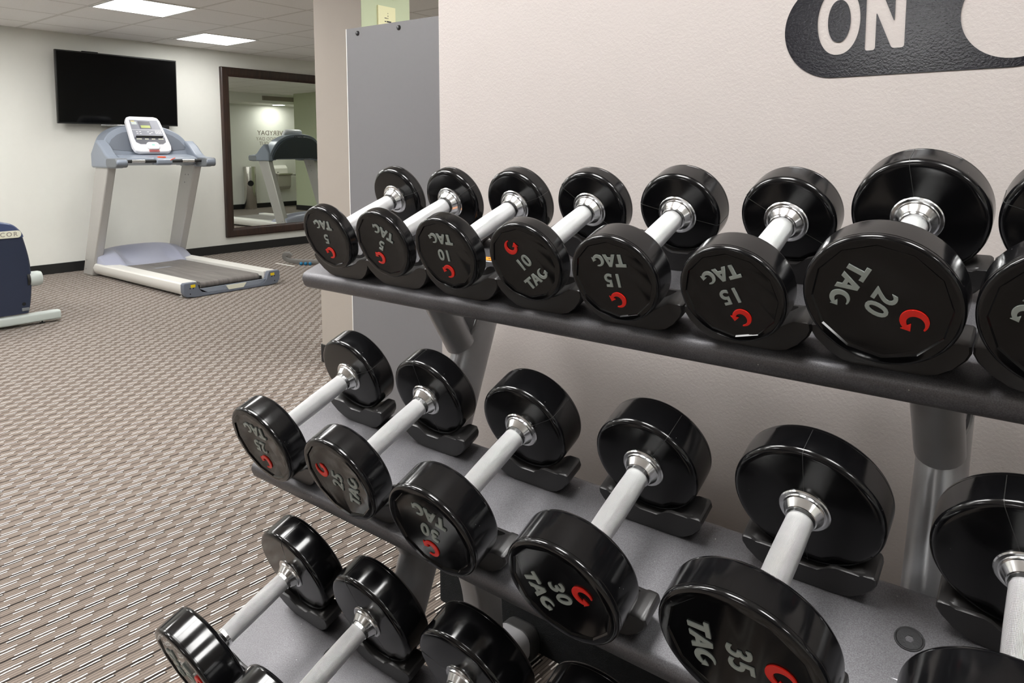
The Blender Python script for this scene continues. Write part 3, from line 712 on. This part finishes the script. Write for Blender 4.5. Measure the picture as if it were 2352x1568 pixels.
# ------------------------------------------------------------------ dumbbell rack
TIERS = [(-1.1674, 0.1670, 0.9821, 1.0847, 0.3599), (-1.1557, 0.2270, 0.8377, 0.7125, 0.3650), (-1.1620, 0.2271, 0.6991, 0.3424, 0.3647)]
def tier_matrix(t_):
    x0, s, y0, z0, th = TIERS[t_]
    return Matrix(((1, 0, 0, x0), (0, cos(th), -sin(th), y0), (0, sin(th), cos(th), z0), (0, 0, 0, 1)))
rack = thing('dumbbell_rack', 'three-tier charcoal dumbbell rack with silver grey uprights against the beige wall', 'dumbbell rack', (0, 0, 0))
XL, XR = -1.0, -0.127; XEND_R = 1.12
def shelf(t_):
    x0 = TIERS[t_][0]; xl, xr = -0.135, XEND_R-x0
    W0, r_ = -0.095, 0.014
    def pr(off):
        p = [(0.125+off*0, W0-0.03), (0.125, W0-off)] if False else []
        rr_ = r_-off
        top = [(0.128-off, W0-0.035)] + [(0.128-r_+rr_*cos(a), W0-r_+rr_*sin(a)) for a in [rad(x) for x in (0, 22, 45, 68, 90)]]
        fr_ = [(-0.113+r_+rr_*cos(a), W0-r_+rr_*sin(a)) for a in [rad(x) for x in (90, 112, 135, 158, 180)]]
        fr_ += [(-0.113+off, W0-0.026), (-0.109+off*1.0, W0-0.033), (-0.100+off*0.6, W0-0.037+off*0.5)]
        return top + fr_
    o1 = pr(0); o2 = pr(0.004)
    prof = o1 + o2[::-1]
    mb = MB(); n = len(prof)
    xs = [xl, xl+0.004, xr-0.004, xr]; vs = []
    for x in xs: vs += [(x, p[0], p[1]) for p in prof]
    fs = [(i*n+k, i*n+(k+1) % n, (i+1)*n+(k+1) % n, (i+1)*n+k) for i in range(len(xs)-1) for k in range(n)]
    h = len(o1)
    for e in (0, (len(xs)-1)*n):
        for k in range(h-1): fs.append((e+k, e+k+1, e+n-2-k, e+n-1-k))
    mb.add(vs, fs)
    # folded end plate
    endp = [(p[0], p[1]) for p in o2]
    mb.prism(endp, 0, xl+0.002, xl+0.006); mb.prism(endp, 0, xr-0.006, xr-0.002)
    o = part('shelf', mb, M['shelf'], rack, ang=50); o.matrix_local = tier_matrix(t_)
    for xx in ((XR, XEND_R-0.13) if t_ < 2 else (-1.057, XR, XEND_R-0.13)):
        for vv in ((0.051, -0.045) if t_ else (0.051,)):
            b = MB().lathe([(0.0135, 0.0), (0.0148, 0.0012), (0.016, 0.0012), (0.0165, 0.0)], 28, 'Z', (xx-x0, vv, W0), cap=False)
            bb = part('bolt', b, M['bolt'], o)
            hx = [(0.0048*cos(rad(60*i)), 0.0048*sin(rad(60*i))) for i in range(6)]
            hd = MB(); c32 = [(0.0135*cos(2*pi*i/30), 0.0135*sin(2*pi*i/30)) for i in range(30)]
            hh6 = []
            for i in range(30):
                a_ = 2*pi*i/30; k_ = 0.0048*cos(pi/6)/cos((a_ % (pi/3))-pi/6); hh6.append((k_*cos(a_), k_*sin(a_)))
            v0 = [(p[0]+xx-x0, p[1]+vv, W0+0.0008) for p in c32] + [(p[0]+xx-x0, p[1]+vv, W0+0.0008) for p in hh6] + [(p[0]+xx-x0, p[1]+vv, W0-0.0035) for p in hh6]
            f0 = [(i, (i+1) % 30, 30+(i+1) % 30, 30+i) for i in range(30)] + [(30+i, 30+(i+1) % 30, 60+(i+1) % 30, 60+i) for i in range(30)] + [tuple(60+i for i in range(30))]
            part('bolt_head', MB().add(v0, f0), M['bolt'], bb)
    return o
SH = [shelf(i) for i in range(3)]
# printed sticker on the top shelf
st = part('warning_label', MB().box(0.232, 0.298, 0.010, 0.0345, -0.0948, -0.0945), M['label_dark'], SH[0], label='dark sticker with orange header')
part('label_header', MB().box(0.232, 0.298, 0.0355, 0.0475, -0.0948, -0.0944), M['orange'], st)
part('label_rule', MB().box(0.232, 0.298, 0.0305, 0.0325, -0.0945, -0.0943), M['white_ink'], st)
part('label_print', MB().box(0.272, 0.277, 0.0405, 0.0425, -0.0944, -0.0942), M['black_ink'], st)

# saddles
def saddle_mesh():
    """runs along +Y from the closed inner wall at y=0 to the open end at y=0.044"""
    V0, V1, VW = 0.0, 0.044, 0.0048
    def outer(): # bottom contour, left rim to right rim
        return [(-0.0840, -0.0475), (-0.0845, -0.056), (-0.080, -0.066), (-0.068, -0.080), (-0.052, -0.091), (-0.036, -0.095),
                (0.036, -0.095), (0.052, -0.091), (0.068, -0.080), (0.080, -0.066), (0.0845, -0.056), (0.0840, -0.0475)]
    xs = [-0.0815, -0.077, -0.071, -0.066, -0.058, -0.048, -0.038, -0.030, -0.022, -0.014, -0.006, 0.0, 0.006, 0.014, 0.022, 0.030, 0.038, 0.048, 0.058, 0.066, 0.071, 0.077, 0.0815]
    def trough(x):
        if abs(x) > 0.068: return -0.0448
        r_ = 0.0955; return min(-0.0450, -0.0682 + (r_-sqrt(r_*r_-x*x)))
    def wall(x):
        if abs(x) > 0.068: return -0.0448
        d_ = 0.0135*max(0, min(1, (0.036-abs(x))/0.020)); d_ = 0.0135*(3*(d_/0.0135)**2-2*(d_/0.0135)**3)
        return -0.0475 - d_
    ob = outer()
    def ring(y, f, shrink=0.0):
        b = [(p[0]*(1-shrink), y, p[1]+shrink*0.03) for p in ob]
        return b + [(x*(1-shrink), y, f(x)-shrink*0.03) for x in xs[::-1]]
    rings = [ring(V0, wall, 0.025), ring(V0+0.0015, wall, 0.005), ring(VW-0.001, wall), ring(VW, wall), ring(VW+0.0015, trough), ring(V1-0.003, trough), ring(V1, trough, 0.03)]
    n = len(rings[0]); vs = [p for r in rings for p in r]
    fs = [(i*n+k, i*n+(k+1) % n, (i+1)*n+(k+1) % n, (i+1)*n+k) for i in range(len(rings)-1) for k in range(n)]
    nb = len(ob); nt = len(xs)
    def cap(o_):   # strip between bottom contour and top contour
        f = []; B = list(range(nb)); T = list(range(nb+nt-1, nb-1, -1))
        i = j = 0
        pos = lambda k: rings[0][k][0]
        while i < nb-1 or j < nt-1:
            if j == nt-1 or (i < nb-1 and pos(B[i+1]) <= pos(T[j+1])): f.append((o_+B[i], o_+B[i+1], o_+T[j])); i += 1
            else: f.append((o_+B[i], o_+T[j+1], o_+T[j])); j += 1
        return f
    fs += cap(0) + cap((len(rings)-1)*n)
    return MB().add(vs, fs).mesh('saddle', M['saddle'], ang=38)
SM = saddle_mesh()
def saddles(t_, k):
    x = FIT[(t_, k)][0]-TIERS[t_][0] if (t_, k) in FIT else k*TIERS[t_][1]
    for rear in (True, False):
        o = link('saddle', SM, SH[t_])
        if rear: o.matrix_local = Matrix.Translation((x-0.0015, 0.0755, 0.0))
        else: o.matrix_local = Matrix.Translation((x-0.0015, -0.0545, 0.0)) @ Matrix.Rotation(pi, 4, 'Z')

# uprights
ov = ell(0, 0, 0.032, 0.049, 28)
rd = ell(0, 0, 0.031, 0.031, 24)
def line_y(z): return 1.145-0.415*(0.856-z)
for X in (XL, XR, XEND_R-0.13):
    u = part('upright', MB().sweep([(X, line_y(z_), z_) for z_ in (0.05, 0.3, 0.6, 0.9, 1.0)], ov), M['tube'], rack)
    for t_ in range(3):
        x0, s, y0, z0, th = TIERS[t_]
        dz = z0-1.0847; yo = y0-0.9821
        a_, b_ = Vector((X, 0.985+yo, 0.978+dz)), Vector((X, 1.085+yo, 0.818+dz))
        part('shelf_support', MB().sweep([a_, (a_+b_)/2, b_], rd), M['tube'], u)
        # weld bead where the support meets the upright
        c_ = Vector((X, line_y(0.80+dz)-0.052, 0.805+dz)); ring = []
        for i in range(33):
            a2 = pi + pi*i/32
            ring.append((X+0.031*cos(a2), line_y(0.83+dz)-0.030-0.018*abs(sin(a2)), 0.872+dz+0.046*sin(a2)))
        if t_ == 0: part('weld', MB().sweep(ring, ell(0, 0, 0.004, 0.004, 8), up=Vector((0, 1, 0.3))), M['tube'], u)
    br = catmull([(X, 1.02, 0.50), (X, 1.10, 0.37), (X, 1.145, 0.26), (X, 1.157, 0.15), (X, 1.165, 0.06)], 6)
    part('rear_brace', MB().sweep(br, rrect(0.056, 0.075, 0.008, 3)), M['tube'], rack)
    part('foot', MB().prism(rrect(0.095, 0.075, 0.03, 6, X, 0.0475), 1, 0.46, 1.270), M['tube'], rack, 0.004)
    part('foot_cap', MB().prism(rrect(0.099, 0.082, 0.03, 6, X, 0.041), 1, 1.262, 1.312), M['rubber'], rack, 0.012, 3)
    part('foot_cap', MB().prism(rrect(0.099, 0.082, 0.03, 6, X, 0.041), 1, 0.43, 0.47), M['rubber'], rack, 0.012, 3)

# ------------------------------------------------------------------ dumbbells
RAD = {5: .068, 10: .0682, 15: .0682, 20: .0818, 25: .0819, 30: .0815, 35: .0934, 40: .0934, 45: .0935}
LEN = {5: .0283, 10: .0354, 15: .0505, 20: .0493, 25: .0502, 30: .0623, 35: .0525, 40: .0584, 45: .068}
GAP = {0: .1681, 1: .172, 2: .1682}
def head_mesh(R, L):
    SEG = 96; vs = []; fs = []
    def ang(i): return 2*pi*i/SEG
    f1, f2 = 0.0085, 0.005
    rings = []
    rings.append((0.020, 0.0)); rings.append((R*0.60, 0.0006)); rings.append((R-f1-0.002, 0.0014))
    for a in (10, 25, 45, 65, 80, 90): rings.append((R-f1+f1*sin(rad(a)), 0.0014+f1-f1*cos(rad(a))))
    rings += [(R, L-f2-0.0032), (R-0.0005, L-f2-0.0028), (R-0.0005, L-f2-0.0022), (R-0.0002, L-f2-0.0018), (R-0.0002, L-f2)]
    for a in (15, 35, 55, 75, 90): rings.append((R-0.0002-f2+f2*cos(rad(a)), L-f2+f2*sin(rad(a))))
    for r, h in rings: vs += [(r*cos(ang(i)), h, r*sin(ang(i))) for i in range(SEG)]
    def poly(rc): return [rc*cos(pi/12)/cos(((ang(i)) % (pi/6))-pi/12) for i in range(SEG)]
    for rc, h in ((0.875*R, L), (0.855*R, L-0.0022), (0.84*R, L-0.0024)):
        pr = poly(rc); vs += [(pr[i]*cos(ang(i)), h, pr[i]*sin(ang(i))) for i in range(SEG)]
    nr = len(rings)+3
    mi = []
    for k in range(nr-1):
        for i in range(SEG): fs.append((k*SEG+i, k*SEG+(i+1) % SEG, (k+1)*SEG+(i+1) % SEG, (k+1)*SEG+i))
    fs.append(tuple((nr-1)*SEG+i for i in range(SEG))); fs.append(tuple(range(SEG))[::-1])
    mb = MB(); mb.add(vs, fs)
    ks = [k for k in range(nr-1) for i in range(SEG)] + [nr, -1]
    mb.mi = [1 if k >= len(rings)-1 else 0 for k in ks]
    return mb.mesh('head', [M['urethane'], M['face_urethane']], ang=24)
HM = {w_: head_mesh(RAD[w_], LEN[w_]) for w_ in RAD}
def collar_mesh():
    p = [(0.0315, 0.0), (0.0318, -0.0015), (0.0305, -0.0030), (0.0272, -0.0034), (0.0266, -0.0055), (0.0250, -0.0062), (0.0192, -0.0155), (0.0180, -0.0162), (0.0176, -0.0215), (0.0150, -0.0220)]
    return MB().lathe(p, 72, 'Y').mesh('collar', M['chrome'], ang=7)
CM = collar_mesh()
def grip_mesh(G):
    hl = G/2-0.0205; R = 0.0162
    p = [(0.0140, -hl), (R-0.0006, -hl), (R, -hl+0.0012)] + [(R+0.0009*cos(pi/2*(y_/10)), hl*y_/10*0.98) for y_ in range(-9, 10)] + [(R, hl-0.0012), (R-0.0006, hl), (0.0140, hl)]
    return MB().lathe(p, 64, 'Y').mesh('handle', M['knurl'], ang=40)
GM = {k: grip_mesh(v) for k, v in GAP.items()}

# G emblem: crescent with arrow head, unit height about 1
def g_loop():
    pts_o, pts_i = [], []
    N = 40; a0, a1 = 72, 338
    for i in range(N+1):
        f = i/N; a = rad(a0+(a1-a0)*f)
        th = 0.03+0.215*sin(pi*min(1, f*0.80)**0.9)**1.1 if f < 0.98 else 0.03+0.215*sin(pi*min(1, f*0.80)**0.9)**1.1
        th = max(th, 0.03+0.11*f)
        pts_o.append((0.43*cos(a), 0.43*sin(a)))
        pts_i.append((0.43*cos(a)*(1-th/0.45), 0.43*sin(a)*(1-th/0.47)))
    e_o, e_i = Vector(pts_o[-1]), Vector(pts_i[-1])
    d = (Vector(pts_o[-1])-Vector(pts_o[-2])).normalized(); nrm = (e_o-e_i).normalized()
    arrow = [tuple(e_o+d*0.02), tuple(e_o+d*0.0+nrm*0.07), tuple((e_o+e_i)/2+d*0.22-nrm*0.03), tuple(e_i+d*0.03-nrm*0.13), tuple(e_i+d*0.01)]
    return pts_o + arrow + pts_i[::-1]
GL = g_loop()
def place(loop, s, dx, dy): return [(p[0]*s+dx, p[1]*s+dy) for p in loop]
T_ = [(-0.42, 0.5), (0.42, 0.5), (0.42, 0.30), (0.11, 0.30), (0.11, -0.5), (-0.13, -0.5), (-0.13, 0.30), (-0.42, 0.30)]
A_ = [(-0.50, -0.5), (-0.10, 0.5), (0.12, 0.5), (0.50, -0.5), (0.26, -0.5), (0.17, -0.26), (-0.17, -0.26), (-0.26, -0.5)]
A_i = [(-0.11, -0.08), (0.11, -0.08), (0.005, 0.25)]
BR, EM, NU = {}, {}, {}
for R in sorted(set(RAD.values())):
    h = 0.265*R
    BR[R] = shape_mesh('brand_lettering', [place(T_, h, -1.02*h, 0), place(A_, h*1.0, -0.12*h, 0), place(A_i, h, -0.12*h, 0), place(GL, h*1.12, 0.90*h, 0)], 0.0012, M['letter_grey'], 0.0004)
    EM[R] = shape_mesh('emblem', [place(GL, 0.40*R, 0, 0)], 0.0012, M['letter_red'], 0.0004)
for w_ in RAD:
    NU[w_] = text_mesh('weight_number', str(w_), 0.42*RAD[w_], 0.0016, M['letter_grey'], 0.007*RAD[w_], 1.08)
def seam_mesh(R, L, s):
    m = MB()
    for s in (s,):
        pth = [(s*0.031, 0.0004, 0)] + [(s*(R-0.0085+0.0086*sin(rad(a))), 0.0014+0.0085-0.0087*cos(rad(a)), 0) for a in range(0, 91, 15)] + [(s*(R+0.0001), L-0.008, 0)]
        m.sweep(pth, [(-0.00035, -0.0003), (0.00035, -0.0003), (0.00035, 0.0003), (-0.00035, 0.0003)], up=Vector((0, 0, 1)))
    return m.mesh('mould_seam', M['seam'], smooth=False)
SE = {w_: [seam_mesh(RAD[w_], LEN[w_], s) for s in (-1, 1)] for w_ in RAD}

FIT = {  # (tier, index): x, psi, dy
 (0, 0): (-1.1637, 0.0002, -0.0034),
 (0, 1): (-1.0003, 0.0054, -0.0026),
 (0, 2): (-0.8342, 0.0098, -0.0017),
 (0, 3): (-0.6691, -0.0078, 0.0017),
 (0, 4): (-0.5029, -0.0172, 0.0025),
 (0, 5): (-0.3324, 0.0017, -0.0002),
 (0, 6): (-0.1645, 0.0016, 0.0035),
 (0, 7): (0.0051, -0.0013, 0.0003),
 (1, 0): (-1.1528, -0.0001, 0.0020),
 (1, 1): (-0.9289, -0.0154, 0.0034),
 (1, 2): (-0.7041, -0.0139, -0.0001),
 (1, 3): (-0.4765, -0.0106, -0.0028),
 (1, 4): (-0.2491, 0.0171, -0.0034),
 (1, 5): (-0.0177, -0.0276, 0.0007),
 (2, 0): (-1.1630, -0.0016, 0.0030),
 (2, 1): (-0.9341, -0.0000, 0.0002),
 (2, 2): (-0.7075, -0.0012, -0.0031),
}
ITEMS = [ # tier, index, weight, lettering rotation (deg), seam deg, label
 (0, 0, 5, -176.4, -14, 'black 5 dumbbell at the left end of the top shelf, red mark at its bottom'),
 (0, 1, 5, -152.0, -28, 'black 5 dumbbell second from the left end of the top shelf, lettering tilted'),
 (0, 2, 10, -179.0, -18, 'black 10 dumbbell with upside-down lettering, third from the left on the top shelf'),
 (0, 3, 10, -36.0, 40, 'black 10 dumbbell with nearly upright lettering and its red mark at the top'),
 (0, 4, 15, 175.9, 14, 'black 15 dumbbell with level upside-down lettering, left one of the two 15s'),
 (0, 5, 15, 159.3, 33, 'black 15 dumbbell with tilted upside-down lettering, right one of the two 15s'),
 (0, 6, 20, 119.0, 84, 'large black 20 dumbbell with its full face showing on the top shelf'),
 (0, 7, 20, 128.0, 20, 'large black dumbbell cut by the right edge of the photo on the top shelf'),
 (1, 0, 25, -176.2, -22, 'black 25 dumbbell at the left end of the middle shelf, carpet mirrored in its face'),
 (1, 1, 25, -73.4, 85, 'black 25 dumbbell second on the middle shelf, red mark at the left of its face'),
 (1, 2, 30, -164.8, -30, 'black 30 dumbbell with upside-down lettering, third on the middle shelf'),
 (1, 3, 30, 68.5, 125, 'black 30 dumbbell with sideways lettering and red mark at right, fourth on the middle shelf'),
 (1, 4, 35, 88.4, 92, 'large black 35 dumbbell cut by the bottom edge of the photo on the middle shelf'),
 (1, 5, 35, 100.0, 75, 'large black dumbbell at the lower right corner of the photo on the middle shelf'),
 (2, 0, 40, 88.9, 100, 'black dumbbell at the left end of the bottom shelf, bright streaks on one head'),
 (2, 1, 40, 60.0, 75, 'black dumbbell second from the left end of the bottom shelf'),
 (2, 2, 45, 140.0, 10, 'black dumbbell third from the left on the bottom shelf'),
 (2, 3, 45, 30.0, 40, 'black dumbbell of which only the top of one head shows at the bottom edge'),
]
for (t_, k, w_, rot, seam, lab) in ITEMS:
    x0, s, y0, z0, th = TIERS[t_]; R, L, G = RAD[w_], LEN[w_], GAP[t_]
    x, ps, dy = FIT.get((t_, k), (x0+k*s, 0.0, 0.0))
    ps = max(-0.012, min(0.012, ps)); dy = max(-0.002, min(0.002, dy))
    ax = Vector((sin(ps), cos(th)*cos(ps), sin(th)*cos(ps))); up = Vector((0, -sin(th), cos(th))); xr = ax.cross(up).normalized(); up = xr.cross(ax)
    c = Vector((x, y0, z0)) + up*(R-0.0655) + ax*dy
    g = ('small dumbbells on the top shelf', 'dumbbells on the middle shelf', 'dumbbells on the bottom shelf')[t_]
    root = thing('dumbbell', lab, 'dumbbell', group=g)
    root.matrix_world = Matrix(((xr.x, ax.x, up.x, c.x), (xr.y, ax.y, up.y, c.y), (xr.z, ax.z, up.z, c.z), (0, 0, 0, 1)))
    link('handle', GM[t_], root)
    for rear in (0, 1):
        h = link('head', HM[w_], root)
        F = Matrix.Translation((0, G/2, 0)) if rear else Matrix.Rotation(pi, 4, 'Z') @ Matrix.Translation((0, G/2, 0))
        h.matrix_local = F
        cl = link('collar', CM, root); cl.matrix_local = F @ Matrix.Translation((0, 0.0006, 0))
        if rear:
            for sme in SE[w_]:
                sm = link('mould_seam', sme, h); sm.matrix_local = Matrix.Rotation(rad(seam), 4, 'Y')
        # lettering on the outer face; local face frame: viewer looks along -Y of the head frame
        yf = L-0.0024+0.0002
        base = Matrix.Translation((0, yf+0.0006, 0)) @ plane_matrix((0, 0, 0), (-1, 0, 0), (0, 0, 1)) @ Matrix.Rotation(rad(-rot if not rear else rot+50), 4, 'Z')
        for nm, me_, off in (('brand_lettering', BR[R], -0.44*R), ('weight_number', NU[w_], 0.0), ('emblem', EM[R], 0.47*R)):
            q = link(nm, me_, h); q.matrix_local = base @ Matrix.Translation((0, off, 0))
for t_, n in ((0, 9), (1, 6), (2, 5)):
    for k in range(n): saddles(t_, k)
